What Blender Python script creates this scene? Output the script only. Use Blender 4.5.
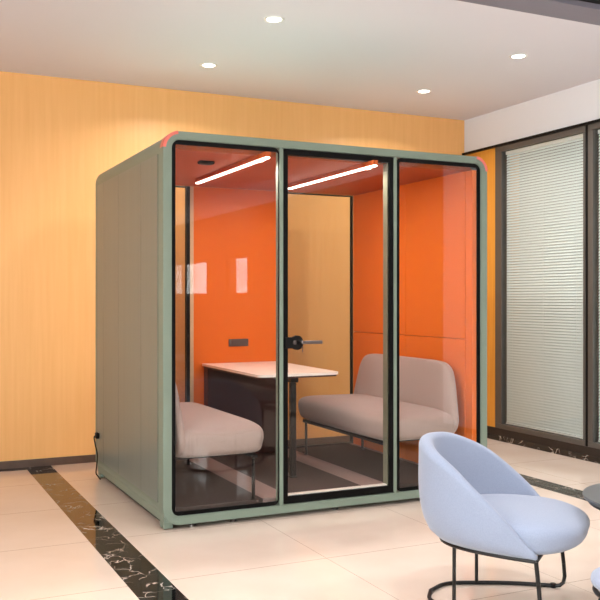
import bpy, bmesh, math, random
from mathutils import Vector, Matrix
for o in list(bpy.data.objects): bpy.data.objects.remove(o)
S = bpy.context.scene
C = S.collection
PI = math.pi
random.seed(4)

# ---------------------------------------------------------------- camera, world, exposure
cd = bpy.data.cameras.new('camera'); cam = bpy.data.objects.new('camera', cd); C.objects.link(cam)
cam.location = (-1.4789, -4.9436, 1.3471)
cam.rotation_euler = (PI/2 - 0.00047, 0, -0.44466)
cd.sensor_width = 36; cd.lens = 36*881.46/600; cd.clip_start = 0.05
S.camera = cam
S.view_settings.view_transform = 'Standard'; S.view_settings.look = 'None'
S.view_settings.gamma = 1; S.view_settings.use_curve_mapping = False
S.view_settings.exposure = 0.2
W = bpy.data.worlds.new('world'); S.world = W; W.use_nodes = True
bg = W.node_tree.nodes['Background']; bg.inputs[0].default_value = (0.95, 0.97, 1, 1); bg.inputs[1].default_value = 9

def area(name, loc, rot, sx, sy, power, col=(1,1,1), shape='RECTANGLE', spread=PI):
    l = bpy.data.lights.new(name, 'AREA'); l.shape = shape; l.size = sx; l.size_y = sy
    l.energy = power; l.color = col; l.spread = spread
    o = bpy.data.objects.new(name, l); C.objects.link(o); o.location = loc; o.rotation_euler = rot
    return o
# fill light standing in for daylight, outside the added left-hand window
area('side_fill_light', (-6.25, -6.5, 1.7), (0, -PI/2, 0), 3.0, 9.4, 200, (0.92, 0.96, 1.0))

# ---------------------------------------------------------------- materials
def mat(name, col, rough=0.5, metal=0.0, coat=0.0, sheen=0.0, spec=0.5):
    m = bpy.data.materials.new(name); m.use_nodes = True
    b = m.node_tree.nodes['Principled BSDF']
    b.inputs['Base Color'].default_value = (*col, 1); b.inputs['Roughness'].default_value = rough
    b.inputs['Metallic'].default_value = metal; b.inputs['Coat Weight'].default_value = coat
    b.inputs['Sheen Weight'].default_value = sheen; b.inputs['Specular IOR Level'].default_value = spec
    return m
def srgb(r, g, b):
    f = lambda c: ((c/255+0.055)/1.055)**2.4 if c > 10 else c/255/12.92
    return (f(r), f(g), f(b))
def nd(m, t, **k):
    n = m.node_tree.nodes.new(t)
    for a, v in k.items(): setattr(n, a, v)
    return n
def lk(m, a, b): m.node_tree.links.new(a, b)
def coords(m, scale=(1,1,1), which='Object'):
    tc = nd(m, 'ShaderNodeTexCoord'); mp = nd(m, 'ShaderNodeMapping'); mp.inputs['Scale'].default_value = scale
    lk(m, tc.outputs[which], mp.inputs['Vector']); return mp.outputs['Vector']
def noise_col(m, c1, c2, scale, nscale, detail=4, bump=0.0, lo=0.3, hi=0.7):
    v = coords(m, scale); n = nd(m, 'ShaderNodeTexNoise'); n.inputs['Scale'].default_value = nscale; n.inputs['Detail'].default_value = detail
    lk(m, v, n.inputs['Vector']); r = nd(m, 'ShaderNodeValToRGB')
    r.color_ramp.elements[0].color = (*c1, 1); r.color_ramp.elements[1].color = (*c2, 1)
    r.color_ramp.elements[0].position = lo; r.color_ramp.elements[1].position = hi
    lk(m, n.outputs['Fac'], r.inputs['Fac']); b = m.node_tree.nodes['Principled BSDF']
    lk(m, r.outputs['Color'], b.inputs['Base Color'])
    if bump:
        bp = nd(m, 'ShaderNodeBump'); bp.inputs['Strength'].default_value = bump; bp.inputs['Distance'].default_value = 0.002
        lk(m, n.outputs['Fac'], bp.inputs['Height']); lk(m, bp.outputs['Normal'], b.inputs['Normal'])
    return m
M = {}
M['wood_wall'] = noise_col(mat('maple_wall', (0,0,0), 0.38, spec=0.4), srgb(242,182,112), srgb(247,189,121), (14, 14, 0.5), 3.0, 6)
M['wood_strip'] = noise_col(mat('maple_strip', (0,0,0), 0.4), srgb(214,146,52), srgb(226,160,64), (14, 14, 0.5), 3.0, 6)
M['ceiling'] = mat('ceiling_paint', srgb(220,219,227), 0.9, spec=0.2)
M['white_wall'] = mat('white_paint', srgb(236,237,242), 0.8, spec=0.2)
M['band'] = mat('grey_band_paint', srgb(128,126,138), 0.8)
M['black'] = mat('black_plastic', srgb(14,13,13), 0.5, spec=0.2)
M['black_frit'] = mat('black_frit', srgb(8,8,8), 0.5, spec=0.12)
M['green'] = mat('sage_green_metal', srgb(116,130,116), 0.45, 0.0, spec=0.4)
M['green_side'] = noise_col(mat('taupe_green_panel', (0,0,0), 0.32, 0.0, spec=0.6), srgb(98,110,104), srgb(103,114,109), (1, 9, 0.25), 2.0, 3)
M['olive'] = mat('olive_post', srgb(120,122,100), 0.5, 0.2)
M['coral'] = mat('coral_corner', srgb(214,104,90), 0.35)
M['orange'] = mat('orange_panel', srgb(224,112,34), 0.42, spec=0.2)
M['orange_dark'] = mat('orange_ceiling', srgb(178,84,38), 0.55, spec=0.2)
M['carpet'] = None
M['bench'] = noise_col(mat('bench_fabric', (0,0,0), 0.95, sheen=0.3, spec=0.15), srgb(163,144,136), srgb(172,153,145), (1,1,1), 160, 2, 0.25)
M['bench_side'] = noise_col(mat('bench_back_fabric', (0,0,0), 0.95, spec=0.1), srgb(96,84,80), srgb(110,96,92), (1,1,1), 160, 2, 0.2)
M['blue'] = noise_col(mat('pale_blue_fabric', (0,0,0), 0.9, sheen=0.25, spec=0.15), srgb(136,146,166), srgb(143,153,173), (1,1,1), 220, 2, 0.2)
M['steel_black'] = mat('black_powder_steel', srgb(20,18,17), 0.42, 0.0, spec=0.35)
M['brown'] = mat('dark_brown_board', srgb(64,28,18), 0.5)
M['white_top'] = mat('white_laminate', srgb(246,238,228), 0.3)
M['chrome'] = mat('brushed_chrome', srgb(120,112,110), 0.3, 1.0)
M['socket'] = mat('grey_socket_plate', srgb(86,74,70), 0.5)
M['winframe'] = mat('bronze_aluminium', srgb(84,80,76), 0.4, 0.1)
M['winframe_dark'] = mat('dark_brown_aluminium', srgb(40,33,30), 0.4, 0.2)
M['blind'] = mat('blind_slat', srgb(234,238,238), 0.45, 0.0)
M['table_grey'] = mat('grey_table_laminate', srgb(86,88,89), 0.45)
M['trimring'] = mat('lamp_ring', srgb(238,236,234), 0.4)
M['wall_base'] = noise_col(mat('wall_base_brown', (0,0,0), 0.3), srgb(82,62,52), srgb(96,76,64), (1,1,1), 8, 3)

def glass(name, tint, refl=1.0):
    m = bpy.data.materials.new(name); m.use_nodes = True; nt = m.node_tree; nt.nodes.clear()
    out = nd(m, 'ShaderNodeOutputMaterial'); mx = nd(m, 'ShaderNodeMixShader'); tr = nd(m, 'ShaderNodeBsdfTransparent'); gl = nd(m, 'ShaderNodeBsdfGlossy')
    tr.inputs[0].default_value = (*tint, 1); gl.inputs['Roughness'].default_value = 0.0; gl.inputs[0].default_value = (refl,)*3+(1,)
    g = nd(m, 'ShaderNodeNewGeometry'); dt = nd(m, 'ShaderNodeVectorMath', operation='DOT_PRODUCT')
    lk(m, g.outputs['Incoming'], dt.inputs[0]); lk(m, g.outputs['Normal'], dt.inputs[1])
    ab = nd(m, 'ShaderNodeMath', operation='ABSOLUTE'); lk(m, dt.outputs['Value'], ab.inputs[0])
    om = nd(m, 'ShaderNodeMath', operation='SUBTRACT'); om.inputs[0].default_value = 1; lk(m, ab.outputs[0], om.inputs[1])
    pw = nd(m, 'ShaderNodeMath', operation='POWER'); pw.inputs[1].default_value = 5; lk(m, om.outputs[0], pw.inputs[0])
    fr = nd(m, 'ShaderNodeMath', operation='MULTIPLY_ADD'); fr.inputs[1].default_value = 0.95; fr.inputs[2].default_value = 0.024; lk(m, pw.outputs[0], fr.inputs[0])
    lk(m, fr.outputs[0], mx.inputs[0]); lk(m, tr.outputs[0], mx.inputs[1]); lk(m, gl.outputs[0], mx.inputs[2]); lk(m, mx.outputs[0], out.inputs[0])
    return m
M['glass'] = glass('pod_glass', (0.95, 0.95, 0.945))
M['rear_glass'] = glass('smoked_rear_glass', (0.87, 0.845, 0.80))
M['winglass'] = glass('window_glass', (0.93, 0.95, 0.94))

def emis(name, col, s):
    m = bpy.data.materials.new(name); m.use_nodes = True; b = m.node_tree.nodes['Principled BSDF']
    b.inputs['Base Color'].default_value = (*col, 1); b.inputs['Emission Color'].default_value = (*col, 1); b.inputs['Emission Strength'].default_value = s
    return m
M['lamp'] = emis('lamp_lens', (1, 0.97, 0.93), 14)
M['led'] = emis('led_lens', (1, 0.9, 0.8), 7)

def marble():
    m = mat('black_marble', (0.01,0.01,0.01), 0.05, spec=0.6); b = m.node_tree.nodes['Principled BSDF']
    v = coords(m, (1,1,1), 'Object'); n = nd(m, 'ShaderNodeTexNoise'); n.inputs['Scale'].default_value = 5; n.inputs['Detail'].default_value = 5
    lk(m, v, n.inputs['Vector']); vm = nd(m, 'ShaderNodeVectorMath', operation='MULTIPLY_ADD'); vm.inputs[1].default_value = (0.35,)*3
    lk(m, n.outputs['Color'], vm.inputs[0]); lk(m, v, vm.inputs[2])
    vo = nd(m, 'ShaderNodeTexVoronoi', feature='DISTANCE_TO_EDGE'); vo.inputs['Scale'].default_value = 8.5
    lk(m, vm.outputs[0], vo.inputs['Vector'])
    n2 = nd(m, 'ShaderNodeTexNoise'); n2.inputs['Scale'].default_value = 7; lk(m, v, n2.inputs['Vector'])
    r2 = nd(m, 'ShaderNodeValToRGB'); r2.color_ramp.elements[0].position = 0.46; r2.color_ramp.elements[1].position = 0.6
    lk(m, n2.outputs['Fac'], r2.inputs['Fac'])
    r = nd(m, 'ShaderNodeValToRGB'); e = r.color_ramp.elements
    e[0].position = 0.0; e[0].color = (1,1,1,1); e[1].position = 0.045; e[1].color = (0,0,0,1)
    lk(m, vo.outputs['Distance'], r.inputs['Fac'])
    mu = nd(m, 'ShaderNodeMath', operation='MULTIPLY'); lk(m, r.outputs[0], mu.inputs[0]); lk(m, r2.outputs[0], mu.inputs[1])
    mx = nd(m, 'ShaderNodeMix', data_type='RGBA'); mx.inputs[6].default_value = (*srgb(14,13,12), 1); mx.inputs[7].default_value = (*srgb(205,195,185), 1)
    lk(m, mu.outputs[0], mx.inputs[0]); lk(m, mx.outputs[2], b.inputs['Base Color'])
    return m
M['marble'] = marble()

def line_mask(m, comp, pitch, off, w):
    a = nd(m, 'ShaderNodeMath', operation='SUBTRACT'); a.inputs[1].default_value = off; lk(m, comp, a.inputs[0])
    p = nd(m, 'ShaderNodeMath', operation='PINGPONG'); p.inputs[1].default_value = pitch/2; lk(m, a.outputs[0], p.inputs[0])
    c = nd(m, 'ShaderNodeMath', operation='LESS_THAN'); c.inputs[1].default_value = w; lk(m, p.outputs[0], c.inputs[0])
    return c.outputs[0]
def tiles():
    m = mat('polished_beige_tile', (0,0,0), 0.09, spec=0.55); b = m.node_tree.nodes['Principled BSDF']
    v = coords(m); sep = nd(m, 'ShaderNodeSeparateXYZ'); lk(m, v, sep.inputs[0])
    n = nd(m, 'ShaderNodeTexNoise'); n.inputs['Scale'].default_value = 2.2; n.inputs['Detail'].default_value = 6; lk(m, v, n.inputs['Vector'])
    r = nd(m, 'ShaderNodeValToRGB'); r.color_ramp.elements[0].position = 0.3; r.color_ramp.elements[1].position = 0.7
    r.color_ramp.elements[0].color = (*srgb(225,205,188), 1); r.color_ramp.elements[1].color = (*srgb(233,215,200), 1)
    lk(m, n.outputs['Fac'], r.inputs['Fac'])
    ly = line_mask(m, sep.outputs['Y'], 0.85, -0.008, 0.0022); lx = line_mask(m, sep.outputs['X'], 0.85, 0.621, 0.0014)
    mx = nd(m, 'ShaderNodeMath', operation='MAXIMUM'); lk(m, ly, mx.inputs[0]); lk(m, lx, mx.inputs[1])
    c = nd(m, 'ShaderNodeMix', data_type='RGBA'); lk(m, mx.outputs[0], c.inputs[0]); lk(m, r.outputs[0], c.inputs[6]); c.inputs[7].default_value = (*srgb(168,144,126), 1)
    lk(m, c.outputs[2], b.inputs['Base Color'])
    return m
M['tile'] = tiles()
def carpet():
    m = mat('brown_grey_carpet', (0,0,0), 1.0, spec=0.05); b = m.node_tree.nodes['Principled BSDF']
    v = coords(m); sep = nd(m, 'ShaderNodeSeparateXYZ'); lk(m, v, sep.inputs[0])
    n = nd(m, 'ShaderNodeTexNoise'); n.inputs['Scale'].default_value = 260; lk(m, v, n.inputs['Vector'])
    # two lighter bands running front to back
    a = line_mask(m, sep.outputs['X'], 0.745, -0.396, 0.092)
    c = nd(m, 'ShaderNodeMix', data_type='RGBA'); lk(m, a, c.inputs[0]); c.inputs[6].default_value = (*srgb(84,72,68), 1); c.inputs[7].default_value = (*srgb(168,144,138), 1)
    d = nd(m, 'ShaderNodeMix', data_type='RGBA', blend_type='MULTIPLY'); d.inputs[0].default_value = 0.35
    lk(m, c.outputs[2], d.inputs[6]); lk(m, n.outputs['Color'], d.inputs[7]); lk(m, d.outputs[2], b.inputs['Base Color'])
    return m
M['carpet'] = carpet()

# ---------------------------------------------------------------- mesh helpers
def bx(bm, x0, x1, y0, y1, z0, z1, bev=0.0, seg=2):
    v = [bm.verts.new((x, y, z)) for x in (x0, x1) for y in (y0, y1) for z in (z0, z1)]
    fs = [(0,1,3,2), (4,6,7,5), (0,4,5,1), (2,3,7,6), (0,2,6,4), (1,5,7,3)]
    F = [bm.faces.new([v[i] for i in f]) for f in fs]
    if bev:
        es = set(e for f in F for e in f.edges)
        bmesh.ops.bevel(bm, geom=list(es), offset=bev, segments=seg, profile=0.5, affect='EDGES')
def BX(*a, **k):
    bm = bmesh.new(); bx(bm, *a, **k); return bm
def tube(bm, pts, r, n=10, closed=False):
    pts = [Vector(p) for p in pts]; rings = []; N = len(pts); prev = None
    for i, p in enumerate(pts):
        if closed: t = pts[(i+1) % N]-pts[i-1]
        else: t = pts[min(i+1, N-1)]-pts[max(i-1, 0)]
        t.normalize()
        if prev is None:
            up = Vector((0,0,1)) if abs(t.z) < 0.9 else Vector((1,0,0)); a = t.cross(up).normalized()
        else: a = (prev - t*prev.dot(t)).normalized()
        prev = a; b = t.cross(a)
        rings.append([bm.verts.new(p + r*(math.cos(2*PI*k/n)*a + math.sin(2*PI*k/n)*b)) for k in range(n)])
    for i in range(N if closed else N-1):
        A, B = rings[i], rings[(i+1) % N]
        for k in range(n): bm.faces.new((A[k], A[(k+1) % n], B[(k+1) % n], B[k]))
    if not closed:
        bm.faces.new(rings[0][::-1]); bm.faces.new(rings[-1])
def lathe(bm, prof, n=40, cx=0, cy=0):
    rings = []
    for r, z in prof:
        rings.append([bm.verts.new((cx+r*math.cos(2*PI*k/n), cy+r*math.sin(2*PI*k/n), z)) for k in range(n)])
    for A, B in zip(rings, rings[1:]):
        for k in range(n): bm.faces.new((A[k], A[(k+1) % n], B[(k+1) % n], B[k]))
    bm.faces.new(rings[0][::-1]); bm.faces.new(rings[-1])
def rrect(x0, x1, z0, z1, r, seg=8):
    P = []
    for cx, cz, a0 in ((x1-r, z1-r, 0), (x0+r, z1-r, 90), (x0+r, z0+r, 180), (x1-r, z0+r, 270)):
        for k in range(seg+1):
            a = math.radians(a0+90*k/seg); P.append((cx+r*math.cos(a), cz+r*math.sin(a)))
    return P
def ring_xz(bm, outer, inner, y0, y1):
    # frame between two matching outlines in the XZ plane, y0..y1 deep
    n = len(outer); V = {}
    for nm, pl in (('o', outer), ('i', inner)):
        for yy, s in ((y0, 0), (y1, 1)): V[nm, s] = [bm.verts.new((x, yy, z)) for x, z in pl]
    for k in range(n):
        j = (k+1) % n
        bm.faces.new((V['o',0][k], V['o',0][j], V['i',0][j], V['i',0][k]))
        bm.faces.new((V['o',1][k], V['i',1][k], V['i',1][j], V['o',1][j]))
        bm.faces.new((V['o',0][k], V['o',1][k], V['o',1][j], V['o',0][j]))
        bm.faces.new((V['i',0][k], V['i',0][j], V['i',1][j], V['i',1][k]))
def prism_xy(bm, pl, z0, z1, bev=0):
    a = [bm.verts.new((x, y, z0)) for x, y in pl]; b = [bm.verts.new((x, y, z1)) for x, y in pl]
    n = len(pl); bm.faces.new(a[::-1]); bm.faces.new(b)
    for k in range(n): bm.faces.new((a[k], a[(k+1) % n], b[(k+1) % n], b[k]))
def superq(bm, cx, cy, cz, sx, sy, sz, e1, e2, nu=64, nv=28, warp=None, e1b=None):
    f = lambda c, e: math.copysign(abs(c)**e, c)
    rows = []
    for i in range(1, nv):
        t = -PI/2+PI*i/nv
        if e1b and i == 1: e1, e1t = e1b, e1
        if e1b and t >= 0: e1 = e1t
        row = []
        for k in range(nu):
            w = 2*PI*k/nu
            p = [sx*f(math.cos(t), e1)*f(math.cos(w), e2), sy*f(math.cos(t), e1)*f(math.sin(w), e2), sz*f(math.sin(t), e1)]
            if warp: p = warp(*p)
            row.append(bm.verts.new((cx+p[0], cy+p[1], cz+p[2])))
        rows.append(row)
    for A, B in zip(rows, rows[1:]):
        for k in range(nu): bm.faces.new((A[k], A[(k+1) % nu], B[(k+1) % nu], B[k]))
    bm.faces.new(rows[0][::-1]); bm.faces.new(rows[-1])
def obj(name, bm, m, parent=None, smooth=False, angle=35):
    bmesh.ops.recalc_face_normals(bm, faces=bm.faces)
    me = bpy.data.meshes.new(name); bm.to_mesh(me); bm.free()
    if isinstance(m, str): m = M[m]
    me.materials.append(m)
    if smooth:
        me.polygons.foreach_set('use_smooth', [True]*len(me.polygons))
        if angle < 180: me.set_sharp_from_angle(angle=math.radians(angle))
    o = bpy.data.objects.new(name, me); C.objects.link(o)
    if parent: o.parent = parent
    return o
def struct(name, bm, m, parent=None, **k):
    o = obj(name, bm, m, parent, **k)
    if not parent: o['kind'] = 'structure'
    return o
def thing(name, label, cat, loc=(0,0,0), rz=0, group=None):
    o = bpy.data.objects.new(name, None); C.objects.link(o); o.empty_display_size = 0.1
    o.location = loc; o.rotation_euler = (0,0,rz); o['label'] = label; o['category'] = cat
    if group: o['group'] = group
    return o
def tag(o, label, cat, group=None):
    o['label'] = label; o['category'] = cat
    if group: o['group'] = group
    return o
def copy_tree(o, parent=None):
    c = o.copy(); C.objects.link(c)
    if parent: c.parent = parent
    for ch in [x for x in list(C.objects) if x.parent == o]: copy_tree(ch, c)
    return c

# ---------------------------------------------------------------- the hall
WY, CZ, RX, BZ = 2.394, 3.16, 3.859, 2.826
LX, FY = -6.0, -12.0
struct('floor', BX(LX-0.2, RX+0.9, FY-0.2, WY+0.2, -0.15, 0), 'tile')
struct('ceiling', BX(LX-0.2, RX+0.9, -0.54, WY+0.2, CZ, CZ+0.15), 'ceiling')
struct('ceiling', BX(LX-0.2, RX+0.9, FY-0.2, -0.92, CZ, CZ+0.15), 'ceiling')
struct('trim_1', BX(LX-0.2, RX+0.9, -0.78, -0.54, CZ-0.004, CZ+0.15), 'band')
struct('trim_2', BX(LX-0.2, RX+0.9, -0.92, -0.78, CZ+0.03, CZ+0.15), 'black')
struct('wall_back', BX(LX-0.2, RX+0.9, WY, WY+0.2, 0, CZ), 'wood_wall')
struct('baseboard_back', BX(LX, RX, WY-0.012, WY-0.0005, 0.0, 0.062), 'wall_base')
struct('trim_3', BX(LX, -0.4285, WY-0.11, WY-0.0125, 0, 0.0012), 'marble')
struct('trim_4', BX(-0.428, -0.229, FY, WY-0.0125, 0, 0.0012), 'marble')
struct('trim_5', BX(2.79, 2.985, FY, WY-0.0125, 0, 0.0012), 'marble')
# right wall: white bulkhead, timber pier, glazed run, white remainder
bm = bmesh.new()
bx(bm, RX, RX+0.2, FY, WY, BZ, CZ)
struct('wall_right', bm, 'white_wall'); bm = bmesh.new()
bx(bm, RX, RX+0.2, FY, -0.60, 0, 1.42); bx(bm, RX, RX+0.2, FY, -0.60, 2.08, BZ)
for y0, y1 in ((FY, -11.9), (-10.15, -9.2), (-8.2, -0.60)): bx(bm, RX, RX+0.2, y0, y1, 1.42, 2.08)
struct('wall_right_rear', bm, mat('umber_wall_paint', srgb(104,90,80), 0.7))
struct('trim_6', BX(RX, RX+0.2, 1.8855, WY-0.0005, 0.12, BZ-0.02), 'wood_strip')
struct('baseboard_right', BX(RX-0.012, RX+0.2, -0.60, WY-0.013, 0, 0.05), 'marble')
struct('trim_7', BX(RX-0.03, RX+0.2, -0.60, WY-0.0005, BZ-0.02, BZ-0.0005), 'black')
struct('trim_8', BX(RX-0.008, RX+0.2, -0.60, WY-0.013, 0.0505, 0.1195), 'winframe_dark')
bm = bmesh.new(); bx(bm, RX+0.7, RX+0.8, -1.2, WY-0.001, 0.001, CZ-0.001); bx(bm, RX+0.201, RX+0.7, -1.2, -1.1, 0.001, CZ-0.001)
struct('wall_corridor', bm, mat('corridor_paint', srgb(120,118,112), 0.9))
# left wall with an unseen window added for daylight fill; far wall with windows
bm = bmesh.new()
bx(bm, LX-0.2, LX, FY, -10.6, 0, CZ); bx(bm, LX-0.2, LX, -2.4, WY, 0, CZ)
bx(bm, LX-0.2, LX, -10.6, -2.4, 0, 0.5); bx(bm, LX-0.2, LX, -10.6, -2.4, 2.9, CZ)
struct('wall_left', bm, 'white_wall')
bm = bmesh.new()
for z0, z1 in ((0.5, 0.56), (2.84, 2.9)): bx(bm, LX-0.12, LX-0.06, -10.6, -2.4, z0, z1)
for k in range(8):
    y = -10.6+k*(8.2-0.06)/7; bx(bm, LX-0.12, LX-0.06, y, y+0.06, 0.56, 2.84)
wl = struct('window_3', bm, 'winframe')  # added window, unseen, lets in the fill light
struct('window_pane', BX(LX-0.095, LX-0.085, -10.54, -2.46, 0.56, 2.84), 'winglass', wl)  # pane of the added window
FW = [(-4.6, -3.4), (-2.6, -1.4), (-0.6, 0.6), (1.3, 2.1), (2.75, 3.1), (3.3, 3.62)]
bm = bmesh.new(); x = LX-0.2
bx(bm, LX-0.2, RX+0.2, FY-0.2, FY, 0, 1.4); bx(bm, LX-0.2, RX+0.2, FY-0.2, FY, 2.3, CZ)
for a, b in FW+[(RX+0.2, 0)]:
    bx(bm, x, a, FY-0.2, FY, 1.4, 2.3); x = b
struct('wall_front', bm, mat('far_wall_paint', srgb(112,104,98), 0.8))
for i, (a, b) in enumerate(FW):
    bm = bmesh.new()
    for x0, x1, z0, z1 in ((a, b, 1.4, 1.44), (a, b, 2.26, 2.3), (a, a+0.04, 1.44, 2.26), (b-0.04, b, 1.44, 2.26)):
        bx(bm, x0, x1, FY-0.12, FY-0.06, z0, z1)
    w = struct('window_%d' % (i+4), bm, 'winframe')
    struct('window_pane', BX(a+0.04, b-0.04, FY-0.095, FY-0.085, 1.44, 2.26), 'winglass', w)

for i, (a, b) in enumerate([(-11.9, -10.15), (-9.2, -8.2)]):
    bm = bmesh.new()
    for y0, y1, z0, z1 in ((a, b, 1.42, 1.46), (a, b, 2.04, 2.08), (a, a+0.04, 1.46, 2.04), (b-0.04, b, 1.46, 2.04)):
        bx(bm, RX+0.06, RX+0.12, y0, y1, z0, z1)
    w = struct('window_%d' % (i+10), bm, 'winframe')
    struct('window_pane', BX(RX+0.085, RX+0.095, a+0.04, b-0.04, 1.46, 2.04), 'winglass', w)

struct('trim_10', BX(RX-0.02, RX-0.0005, -2.7, -0.62, 0.06, BZ-0.03), 'white_wall')
# glazed partition windows with blinds
WIN = [(0.688, 1.885, 1.79, 0.714), (-0.6, 0.656, 0.60, -0.5)]
for i, (y0, y1, gy1, gy0) in enumerate(WIN):
    bm = bmesh.new(); z0, z1 = 0.12, BZ-0.0205; g0, g1 = 0.165, 2.755
    a, b = RX-0.012, RX+0.09
    bx(bm, a, b, y0, y1, z0, g0, 0.003); bx(bm, a, b, y0, y1, g1, z1, 0.003)
    bx(bm, a, b, gy1, y1, g0, g1, 0.003); bx(bm, a, b, y0, gy0, g0, g1, 0.003)
    w = struct('window_%d' % (i+1), bm, 'winframe')
    struct('window_pane', BX(RX+0.01, RX+0.016, gy0, gy1, g0, g1), 'winglass', w)
    bl = thing('venetian_blind', ['pale grey slatted blind behind the window nearest the room corner',
               'pale grey slatted blind cut off by the right picture edge'][i], 'blind', (RX+0.045, (gy0+gy1)/2, g0), 0, 'window blinds')
    hw = (gy1-gy0)/2-0.012; bm = bmesh.new(); H = g1-g0
    ns = 100
    for k in range(ns):
        z = 0.03+(H-0.075)*k/(ns-1); t = math.radians(62)
        dx, dz = 0.0135*math.cos(t), 0.0135*math.sin(t)
        vs = []
        for s in (-1, 1):
            for ox, oz in ((-dx, -dz), (-0.002, 0.0015), (dx, dz), (0.0, 0.0005)):
                vs.append(bm.verts.new((ox, s*hw, z+oz)))
        for q in range(4): bm.faces.new((vs[q], vs[(q+1) % 4], vs[4+(q+1) % 4], vs[4+q]))
        bm.faces.new(vs[:4][::-1]); bm.faces.new(vs[4:])
    obj('slats', bm, 'blind', bl)
    obj('head_rail', BX(-0.016, 0.016, -hw, hw, H-0.034, H-0.002, 0.003), 'trimring', bl)
    obj('bottom_rail', BX(-0.014, 0.014, -hw, hw, 0.002, 0.016, 0.003), 'trimring', bl)
    bm = bmesh.new()
    for s in (-0.8, 0, 0.8): tube(bm, [(-0.016, s*hw, 0.01), (-0.016, s*hw, H-0.02)], 0.0012, 5)
    obj('cord', bm, 'trimring', bl)
struct('trim_9', BX(RX-0.004, RX+0.15, 0.6565, 0.6875, 0.12, BZ-0.0205), 'black')

# ---------------------------------------------------------------- ceiling downlights
DL = [(0.815, 1.51, 'round recessed downlight shining above the left half of the booth, furthest left on the ceiling'),
      (0.82, 0.272, 'round recessed downlight nearest the top edge of the picture'),
      (2.79, 1.51, 'round recessed downlight beside the corner of wood wall and white bulkhead'),
      (2.81, 0.278, 'round recessed downlight furthest right, near the grey ceiling band')]
for x in (-3.2, -1.2, 0.82, 2.8):
    for y in (-2.2, -4.4, -6.6, -8.8): DL.append((x, y, None))
for x, y, lab in DL:
    if lab:
        t = thing('recessed_downlight', lab, 'ceiling light', (x, y, CZ), 0, 'ceiling downlights')
        bm = bmesh.new(); n = 40
        pr = [(0.046, -0.002), (0.05, -0.006), (0.064, -0.006), (0.068, -0.0005), (0.046, -0.0005)]
        rings = [[bm.verts.new((r*math.cos(2*PI*k/n), r*math.sin(2*PI*k/n), z)) for k in range(n)] for r, z in pr]
        for A, B in zip(rings, rings[1:]+rings[:1]):
            for k in range(n): bm.faces.new((A[k], A[(k+1) % n], B[(k+1) % n], B[k]))
        obj('ring', bm, 'trimring', t, True)
        bm = bmesh.new(); lathe(bm, [(0.0455, -0.0005), (0.0455, -0.003)], 32); obj('lens', bm, 'lamp', t)
        area('lamp_light', (x, y, CZ-0.012), (0,0,0), 0.09, 0.09, 20, (1, 0.985, 0.97), 'DISK', math.radians(150))
    else:
        area('lamp_light', (x, y, CZ-0.012), (0,0,0), 0.12, 0.12, 17, (1, 0.985, 0.97), 'DISK', math.radians(160))

# ---------------------------------------------------------------- meeting booth
PW, PD, PH = 2.3125, 1.79, 2.33
pod = thing('meeting_booth', 'large sage green office meeting booth with glass front and orange interior', 'meeting booth', (PW/2, 0, 0))
ox = -PW/2     # world x -> booth x
def P(name, bm, m, parent=pod, **k):
    bmesh.ops.translate(bm, verts=bm.verts, vec=(ox, 0, 0)) if parent is pod or parent in PODPARTS else None
    o = obj(name, bm, m, parent, **k); PODPARTS.append(o); return o
PODPARTS = []
# outer sleeve
bm = bmesh.new(); ring_xz(bm, rrect(0.004, PW-0.004, 0.034, PH-0.004, 0.10, 12), rrect(0.05, PW-0.05, 0.08, PH-0.05, 0.055, 12), 0.1, PD)
P('shell', bm, 'green', smooth=True)
bm = bmesh.new(); ring_xz(bm, rrect(0, PW, 0.03, PH, 0.104, 12), rrect(0.053, PW-0.053, 0.082, 2.281, 0.051, 12), 0.0, 0.0985)
bmesh.ops.bevel(bm, geom=[e for e in bm.edges if abs(e.verts[0].co.y) < 1e-6 and abs(e.verts[1].co.y) < 1e-6 and len(e.link_faces) == 2 and abs(e.link_faces[0].normal.dot(e.link_faces[1].normal)) < 0.5], offset=0.004, segments=2, affect='EDGES')
P('front_frame', bm, 'green', smooth=True)
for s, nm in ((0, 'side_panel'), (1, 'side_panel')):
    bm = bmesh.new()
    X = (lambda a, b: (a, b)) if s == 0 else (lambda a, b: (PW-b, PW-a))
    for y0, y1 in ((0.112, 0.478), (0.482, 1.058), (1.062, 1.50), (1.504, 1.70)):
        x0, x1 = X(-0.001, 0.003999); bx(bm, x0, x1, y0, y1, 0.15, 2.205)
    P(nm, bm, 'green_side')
for s in (0, 1):
    x0, x1 = (0.012, 0.08) if s == 0 else (PW-0.08, PW-0.012)
    P('plinth', BX(x0, x1, 0.03, PD-0.03, 0.045, 0.14, 0.004), 'green')
    for y in (0.035, PD-0.12):
        P('foot_block', BX(x0+0.002, x1-0.01, y, y+0.08, 0.008, 0.0445, 0.003), 'green')
    P('skirt', BX(x0+0.04 if s == 0 else x0, x1 if s == 0 else x1-0.04, 0.13, PD-0.13, 0.004, 0.0445), 'black')
for x in (0.46, 1.16, 1.86, 0.2, 2.1):
    for y in (0.07, 1.7):
        bm = bmesh.new(); lathe(bm, [(0.02, 0.001), (0.02, 0.008), (0.009, 0.01), (0.009, 0.034)], 16, x, y); P('foot', bm, 'chrome')
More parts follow.
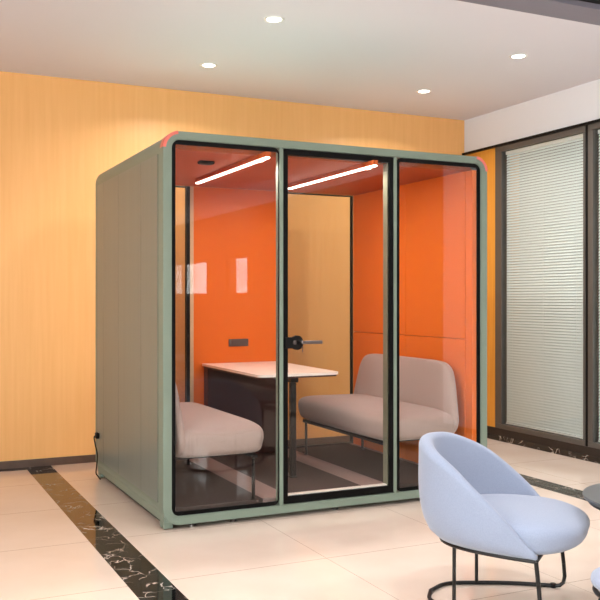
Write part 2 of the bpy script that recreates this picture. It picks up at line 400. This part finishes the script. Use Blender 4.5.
# coral corner accents
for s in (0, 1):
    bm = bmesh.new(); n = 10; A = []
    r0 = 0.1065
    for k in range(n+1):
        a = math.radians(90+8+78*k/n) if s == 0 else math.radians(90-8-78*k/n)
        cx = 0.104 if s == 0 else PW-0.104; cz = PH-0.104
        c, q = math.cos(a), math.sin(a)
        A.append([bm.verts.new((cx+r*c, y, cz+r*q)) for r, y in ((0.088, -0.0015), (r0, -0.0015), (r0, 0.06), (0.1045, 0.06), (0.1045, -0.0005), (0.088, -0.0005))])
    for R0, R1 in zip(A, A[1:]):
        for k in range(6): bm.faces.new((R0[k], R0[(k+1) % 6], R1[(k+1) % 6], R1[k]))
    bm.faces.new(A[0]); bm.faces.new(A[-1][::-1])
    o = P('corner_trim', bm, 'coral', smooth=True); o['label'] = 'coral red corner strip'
# inner lining
FZ = 0.11
P('booth_floor', BX(0.0505, PW-0.0505, 0.099, PD-0.001, 0.0805, FZ), 'carpet')
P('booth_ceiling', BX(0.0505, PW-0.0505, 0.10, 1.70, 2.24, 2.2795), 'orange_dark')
for s in (0, 1):
    bm = bmesh.new(); x0, x1 = (0.0505, 0.064) if s == 0 else (PW-0.12, PW-0.0505)
    bx(bm, x0, x1, 0.10, 0.86, FZ, 1.07, 0.002); bx(bm, x0, x1, 0.10, 0.86, 1.074, 2.239, 0.002)
    bx(bm, x0, x1, 0.863, 1.70, FZ, 1.07, 0.002); bx(bm, x0, x1, 0.863, 1.70, 1.074, 2.239, 0.002)
    P('lining', bm, 'orange')
BY = 1.70
P('jamb', BX(2.2, 2.2585, 0.024, 0.0985, FZ+0.001, 2.239, 0.002), 'orange')
P('back_panel', BX(0.755, 1.56, BY, PD-0.002, FZ+0.0005, 2.2395, 0.002), 'orange')
for x0, x1 in ((0.065, 0.7245), (1.5605, 2.1915)):
    bm = bmesh.new()
    bx(bm, x0, x0+0.009, BY, BY+0.04, FZ+0.001, 2.239); bx(bm, x1-(0.026 if x0 < 1 else 0.009), x1, BY-(0.007 if x0 < 1 else 0), BY+0.04, FZ+0.001, 2.239)
    xe = x1-(0.026 if x0 < 1 else 0.009); bx(bm, x0+0.009, xe, BY, BY+0.04, FZ+0.001, FZ+0.012); bx(bm, x0+0.009, xe, BY, BY+0.04, 2.23, 2.239)
    f = P('rear_window', bm, 'black')
    P('glass', BX(x0+0.009, xe, BY+0.02, BY+0.028, FZ+0.012, 2.23), 'rear_glass', f)
P('edge_strip', BX(0.725, 0.7545, BY-0.006, BY+0.04, FZ+0.001, 2.239), mat('pale_edge', srgb(205,178,140), 0.5))
# front posts
bm = bmesh.new(); bx(bm, 0.741, 0.765, 0.004, 0.066, 0.0825, 2.2805, 0.002)
P('post', bm, 'green')
bm = bmesh.new(); bx(bm, 1.559, 1.583, 0.004, 0.066, 0.0825, 2.2805, 0.002)
P('post', bm, 'green')
# fixed front glass with black printed border
for x0, x1 in ((0.0535, 0.7405), (1.5835, PW-0.0535)):
    bm = bmesh.new(); ring_xz(bm, rrect(x0, x1, 0.0825, 2.2805, 0.04, 6), rrect(x0+0.024, x1-(0.004 if x0 < 1 else 0.024), 0.106, 2.255, 0.012, 6), 0.012, 0.022)
    f = P('front_window', bm, 'black_frit', smooth=False)
    P('glass', BX(x0+0.01, x1-0.003, 0.0155, 0.0185, 0.09, 2.27), 'glass', f)
# door
bm = bmesh.new(); ring_xz(bm, rrect(0.767, 1.557, 0.086, 2.277, 0.004, 2), rrect(0.797, 1.527, 0.130, 2.243, 0.004, 2), 0.006, 0.05)
door = P('door', bm, 'black_frit')
P('glass', BX(0.797, 1.527, 0.016, 0.020, 0.130, 2.243), 'glass', door)
o = P('stile', BX(1.520, 1.5265, 0.0215, 0.075, 0.134, 2.24), 'olive', door); o['label'] = 'olive hinge-side inner strip'
P('sill', BX(0.80, 1.519, 0.022, 0.06, 0.1305, 0.138), 'white_top', door)
bm = bmesh.new(); bx(bm, 0.775, 0.83, -0.010, 0.0055, 1.045, 1.115, 0.004)
lock = P('lock_case', bm, 'black', door)
bm = bmesh.new(); n = 20
vs = [[bm.verts.new((0.855+0.04*math.cos(2*PI*k/n), y, 1.08+0.045*math.sin(2*PI*k/n))) for k in range(n)] for y in (-0.0115, 0.015)]
for k in range(n): bm.faces.new((vs[0][k], vs[0][(k+1) % n], vs[1][(k+1) % n], vs[1][k]))
bm.faces.new(vs[0]); bm.faces.new(vs[1][::-1]); P('rose', bm, 'black', door)
bm = bmesh.new(); tube(bm, [(0.868, -0.0125, 1.083), (0.868, -0.05, 1.083)], 0.010, 12)
bx(bm, 0.86, 1.005, -0.062, -0.046, 1.072, 1.094, 0.006, 3); bx(bm, 0.825, 0.845, -0.018, -0.0125, 1.07, 1.095, 0.003)
P('handle', bm, 'chrome', door, smooth=True)
bm = bmesh.new(); bx(bm, 0.884, 0.890, -0.0175, -0.0125, 1.02, 1.06, 0.001); P('key', bm, 'chrome', door)

# interior fittings
o = tag(obj('power_outlet', BX(-0.085, 0.085, -0.008, 0, -0.03, 0.03, 0.003), 'socket'), 'dark grey power outlet plate on the orange back panel', 'outlet'); o.location = (1.135, BY-0.0005, 1.0)
for k, x in enumerate((-0.045, 0.045)):
    obj('socket', BX(x-0.018, x+0.018, -0.0105, -0.0082, -0.018, 0.018, 0.002), 'socket', o)
for x, lab in ((0.636, 'thin glowing light strip on the booth ceiling, over the left bench'), (1.385, 'thin glowing light strip on the booth ceiling, seen through the glass door')):
    t = thing('light_strip', lab, 'light strip', (x, 0.60, 2.24), 0, 'booth light strips')
    obj('housing', BX(-0.018, 0.018, -0.66, 0.66, -0.03, -0.0005, 0.003), 'orange_dark', t)
    obj('diffuser', BX(-0.014, 0.014, -0.655, 0.655, -0.040, -0.0305, 0.003), 'led', t)
    area('light_strip_light', (x, 0.60, 2.195), (0,0,0), 0.03, 1.3, 9, (1, 0.9, 0.8))
t = thing('ceiling_sensor', 'small black ceiling vent sensor behind the top left glass corner', 'sensor', (0.42, 0.45, 2.24))
obj('housing', BX(-0.05, 0.05, -0.03, 0.03, -0.02, -0.0005, 0.006), 'black', t); obj('cover', BX(-0.03, 0.03, -0.016, 0.016, -0.024, -0.0205, 0.002), 'steel_black', t)

# table
tb = thing('booth_table', 'white-topped table with dark post between the two benches', 'table', (1.145, 1.1, FZ))
prof = [(-0.33, 0.594), (0.345, 0.594)]
def arc(cx, cy, r, a0, a1, n=8): return [(cx+r*math.cos(math.radians(a0+(a1-a0)*k/n)), cy+r*math.sin(math.radians(a0+(a1-a0)*k/n))) for k in range(n+1)]
outl = [(0.33, 0.594)] + [(-0.32, 0.594)] + arc(-0.27, -0.53, 0.06, 180, 270) + arc(0.235, -0.53, 0.06, 270, 360)
bm = bmesh.new(); prism_xy(bm, outl, 0.712, 0.730); obj('tabletop', bm, 'white_top', tb)
bm = bmesh.new(); prism_xy(bm, [(x*0.97, y*0.985) for x, y in outl], 0.700, 0.7115); obj('underlay', bm, 'brown', tb)
obj('support_board', BX(-0.307, 0.30, 0.50, 0.59, 0.0, 0.6995, 0.003), 'brown', tb)
obj('beam', BX(-0.045, 0.01, -0.49, 0.499, 0.66, 0.6995), 'steel_black', tb)
obj('post', BX(-0.045, -0.005, -0.49, -0.45, 0.008, 0.659, 0.004), 'steel_black', tb)
obj('base_plate', BX(-0.05, 0.0, -0.50, -0.24, 0.0, 0.0075, 0.002), 'steel_black', tb)

# benches (front towards local -x)
def bench():
    t = thing('upholstered_bench', 'taupe upholstered bench with backrest along the right side of the booth', 'bench', (1.832, 0.752, FZ), 0, 'booth benches')
    def w(x, y, z):
        k = 1-0.06*max(0, -z/0.104)
        if z > 0: z *= 1-0.05*(x/0.3)
        return (x*k, y*(1-0.02*max(0, -z/0.104)), z)
    bm = bmesh.new(); superq(bm, -0.01, 0, 0.383, 0.305, 0.728, 0.106, 0.55, 0.22, 96, 28, w, 0.32); obj('seat', bm, 'bench', t, True, 180)
    bm = bmesh.new()
    def w2(x, y, z): return (x+0.022*(z/0.25), y*(1-0.16*max(0,(0.35+z/0.4)/1.0)), z)
    # thickness along x, width y, height z: superquadric with flat face
    f = lambda c, e: math.copysign(abs(c)**e, c); rows = []; nu, nv = 80, 24
    for i in range(1, nv):
        a = -PI/2+PI*i/nv; row = []
        for k in range(nu):
            b = 2*PI*k/nu; q = f(math.cos(a), 0.5)
            x = 0.045*f(math.sin(a), 0.5); y = 0.73*q*f(math.cos(b), 0.22); z = 0.26*q*f(math.sin(b), 0.36)
            x, y, z = w2(x, y, z)
            if x > 0.04: x = 0.04+(x-0.04)*0.5
            row.append(bm.verts.new((0.258+x, y, 0.545+z)))
        rows.append(row)
    for A, B in zip(rows, rows[1:]):
        for k in range(nu): bm.faces.new((A[k], A[(k+1) % nu], B[(k+1) % nu], B[k]))
    bm.faces.new(rows[0][::-1]); bm.faces.new(rows[-1]); obj('backrest', bm, 'bench', t, True, 180)
    bm = bmesh.new()
    bx(bm, -0.262, -0.225, -0.655, 0.655, 0.258, 0.282, 0.002); bx(bm, 0.265, 0.29, -0.655, 0.655, 0.258, 0.282, 0.002)
    for y in (-0.5, 0.475): bx(bm, -0.224, 0.264, y, y+0.025, 0.255, 0.28, 0.002)
    obj('frame', bm, 'steel_black', t)
    for x in (-0.238, 0.278):
        for y in (-0.64, 0.64):
            bm = bmesh.new(); tube(bm, [(x, y, 0.004), (x, y, 0.254)], 0.011, 12); lathe(bm, [(0.016, 0.0), (0.016, 0.006)], 12, x, y)
            obj('leg', bm, 'steel_black', t, True)
    return t
b1 = bench()
b2 = copy_tree(b1); b2.location = (0.372, 0.752, FZ); b2.rotation_euler = (0, 0, PI)
b2['label'] = 'taupe upholstered bench at the left side of the booth, only its seat end showing'

# power lead at the back of the left side
t = thing('power_lead', 'black power lead with plug hanging at the back edge of the booth side', 'power cable', (-0.001, 1.66, 0.33))
obj('plug', BX(-0.025, -0.001, -0.025, 0.025, -0.022, 0.022, 0.006, 3), 'black', t, True)
bm = bmesh.new(); pts = [(-0.024, 0, 0), (-0.034, 0.0, -0.012), (-0.03, -0.015, -0.06), (-0.016, -0.02, -0.14), (-0.016, -0.005, -0.22), (-0.018, 0.01, -0.28), (-0.005, 0.0, -0.305), (0.005, -0.03, -0.322)]
def smoothpts(pts, n=6):
    out = []; P_ = [Vector(p) for p in pts]; P_ = [P_[0]]+P_+[P_[-1]]
    for i in range(1, len(P_)-2):
        for k in range(n):
            u = k/n; a, b, c, d = P_[i-1:i+3]
            out.append(0.5*((2*b)+(c-a)*u+(2*a-5*b+4*c-d)*u*u+(3*b-a-3*c+d)*u**3))
    out.append(P_[-2]); return out
tube(bm, smoothpts(pts), 0.005, 8); obj('cable', bm, 'black', t, True)

# ---------------------------------------------------------------- tub chair (front towards local +x, left side +y)
def cr(pts, s):
    # catmull-rom through pts at s in 0..1
    n = len(pts)-1; f = min(max(s, 0), 1)*n; i = min(int(f), n-1); u = f-i
    g = lambda k: Vector(pts[min(max(k, 0), n)])
    a, b, c, d = g(i-1), g(i), g(i+1), g(i+2)
    if i == 0: a = 2*b-c
    if i == n-1: d = 2*c-b
    return 0.5*((2*b)+(c-a)*u+(2*a-5*b+4*c-d)*u*u+(3*b-a-3*c+d)*u**3)
def tub_chair(label, loc, rz):
    t = thing('tub_chair', label, 'chair', loc, rz)
    RB = [(0.0, -0.305, 0.295), (-0.16, -0.285, 0.295), (-0.32, -0.24, 0.295), (-0.44, -0.15, 0.295), (-0.485, 0, 0.295)]
    RT = [(0.008, -0.306, 0.302), (-0.15, -0.343, 0.462), (-0.335, -0.325, 0.602), (-0.50, -0.215, 0.680), (-0.57, 0, 0.702)]
    def full(pts, s):
        return cr(pts+[(p[0], -p[1], p[2]) for p in pts[-2::-1]], s)
    N = 60; rows = []
    bm = bmesh.new()
    for i in range(N+1):
        s = i/N; b = full(RB, s); tp = full(RT, s)
        s2 = min(max(s, 0.002), 0.998); tg = (full(RT, s2+0.002)-full(RT, s2-0.002)); tg.z = 0
        # outward normal in plan
        nrm = Vector((tg.y, -tg.x, 0)).normalized()
        if nrm.dot(Vector((tp.x+0.15, tp.y, 0))) < 0: nrm = -nrm
        h = tp.z-b.z; th = 0.010+0.022*min(1, h/0.4)
        sec = []
        K = 10
        for k in range(K+1):                    # outside, bottom to top, gently bulging
            u = k/K; p = b.lerp(tp, u)+nrm*(0.048*math.sin(PI*u**0.6)*min(1, h/0.3))
            sec.append(p)
        for k in range(1, 8):                   # rolled rim
            a = PI*k/8; sec.append(tp-nrm*th*(1-math.cos(a))+Vector((0,0,1))*th*0.9*math.sin(a))
        for k in range(K+1):                    # inside, top to bottom
            u = 1-k/K; p = b.lerp(tp, u)-nrm*2*th+nrm*(0.03*math.sin(PI*u)*min(1, h/0.3)*0.5)
            sec.append(p)
        rows.append([bm.verts.new(p) for p in sec])
    for A, B in zip(rows, rows[1:]):
        for k in range(len(A)): bm.faces.new((A[k], A[(k+1) % len(A)], B[(k+1) % len(A)], B[k]))
    bm.faces.new(rows[0]); bm.faces.new(rows[-1][::-1])
    obj('backrest', bm, 'blue', t, True, 180)
    # seat cushion: rounded front, follows the tub behind
    bm = bmesh.new()
    def w(x, y, z):
        k = 1.0
        if x < 0: y *= 1-0.42*(x/-0.33)**2
        y *= 0.95+0.075*min(1, max(0, (x+0.02)/0.17))
        if z < 0:
            q = -z/0.10; y *= 1-0.05*q*q
            if x > 0: x *= 1-0.22*q*q
        if z > 0: z *= 1-0.30*max(0, x/0.33)**2
        return (x, y, z)
    superq(bm, -0.155, 0, 0.372, 0.322, 0.314, 0.08, 0.66, 0.80, 96, 30, w, 0.34)
    obj('seat', bm, 'blue', t, True, 180)
    # under-frame ring, legs and floor runner
    r = 0.009
    def plan(pts, z, n=24):
        h = [cr([(a, b, z) for a, b in pts], i/n) for i in range(n+1)]
        return h+[Vector((p.x, -p.y, p.z)) for p in h[-2::-1]]
    ring = plan([(0.0, -0.297), (-0.16, -0.277), (-0.32, -0.232), (-0.43, -0.145), (-0.473, 0)], 0.287)
    bm = bmesh.new(); tube(bm, ring, r, 10); tube(bm, [(0.0, -0.297, 0.287), (0.0, 0.297, 0.287)], r, 10); obj('frame', bm, 'steel_black', t, True)
    run = [Vector((0.018, -0.307, 0.12)), Vector((0.022, -0.31, 0.06)), Vector((0.016, -0.311, 0.03)), Vector((0.0, -0.311, 0.014)), Vector((-0.025, -0.31, r))]
    base = plan([(-0.06, -0.305), (-0.20, -0.27), (-0.36, -0.205), (-0.49, -0.125), (-0.53, 0)], r)
    bm = bmesh.new(); left = run; right = [Vector((p.x, -p.y, p.z)) for p in reversed(run)]
    tube(bm, left+base+right, r, 10); obj('runner', bm, 'steel_black', t, True)
    for s in (-1, 1):
        bm = bmesh.new(); tube(bm, [(0.0, s*0.297, 0.286), (0.010, s*0.302, 0.2), (0.018, s*0.307, 0.121)], r, 10); obj('leg', bm, 'steel_black', t, True)
        bm = bmesh.new(); tube(bm, [(-0.365, s*0.195, 0.286), (-0.365, s*0.2, 0.012)], r*0.9, 10); obj('leg', bm, 'steel_black', t, True)
        bm = bmesh.new(); tube(bm, [(-0.03, s*0.309, 0.001), (-0.03, s*0.309, 0.020)], r*1.5, 10); obj('glide', bm, 'black', t, True)
    return t
cf = Vector((math.sin(0.44466), math.cos(0.44466), 0)); crt = Vector((math.cos(0.44466), -math.sin(0.44466), 0)); c0 = Vector((-1.4789, -4.9436, 0))
def camp(lat, dep): return c0+crt*lat+cf*dep
hd = crt*0.905-cf*0.425
ch = tub_chair('pale blue tub chair on black wire base in front of the booth', camp(1.08, 3.83), math.atan2(hd.y, hd.x))
t = thing('upholstered_stool', 'pale blue low stool with thin black frame, cut off at the bottom right picture corner', 'stool', camp(1.232, 3.10))
bm = bmesh.new(); superq(bm, 0, 0, 0.349, 0.2, 0.2, 0.028, 0.6, 1.0, 64, 16); obj('seat', bm, 'blue', t, True, 180)
bm = bmesh.new(); tube(bm, [(0.185*math.cos(2*PI*k/48), 0.185*math.sin(2*PI*k/48), 0.313) for k in range(48)], 0.009, 8, True); obj('frame', bm, 'steel_black', t, True)
for k in range(4):
    a = math.atan2(-crt.y, -crt.x)+0.15+k*PI/2; bm = bmesh.new(); tube(bm, [(0.185*math.cos(a), 0.185*math.sin(a), 0.304), (0.19*math.cos(a), 0.19*math.sin(a), 0.001)], 0.009, 8); obj('leg', bm, 'steel_black', t, True)

# coffee table at the right edge
t = thing('coffee_table', 'round dark grey coffee table at the right picture edge', 'table', camp(1.585, 3.77))
bm = bmesh.new(); lathe(bm, [(0.0005, 0.478), (0.345, 0.478), (0.355, 0.484), (0.36, 0.494), (0.358, 0.5), (0.0005, 0.5)], 72); obj('tabletop', bm, 'table_grey', t, True)
bm = bmesh.new(); lathe(bm, [(0.0005, 0.463), (0.335, 0.463), (0.345, 0.4775), (0.0005, 0.4775)], 60); obj('underside', bm, 'steel_black', t, True)
bm = bmesh.new(); lathe(bm, [(0.02, 0.012), (0.02, 0.4625)], 24); obj('post', bm, 'steel_black', t, True)
bm = bmesh.new(); lathe(bm, [(0.21, 0.0), (0.21, 0.008), (0.03, 0.0115)], 48); obj('base', bm, 'steel_black', t, True)
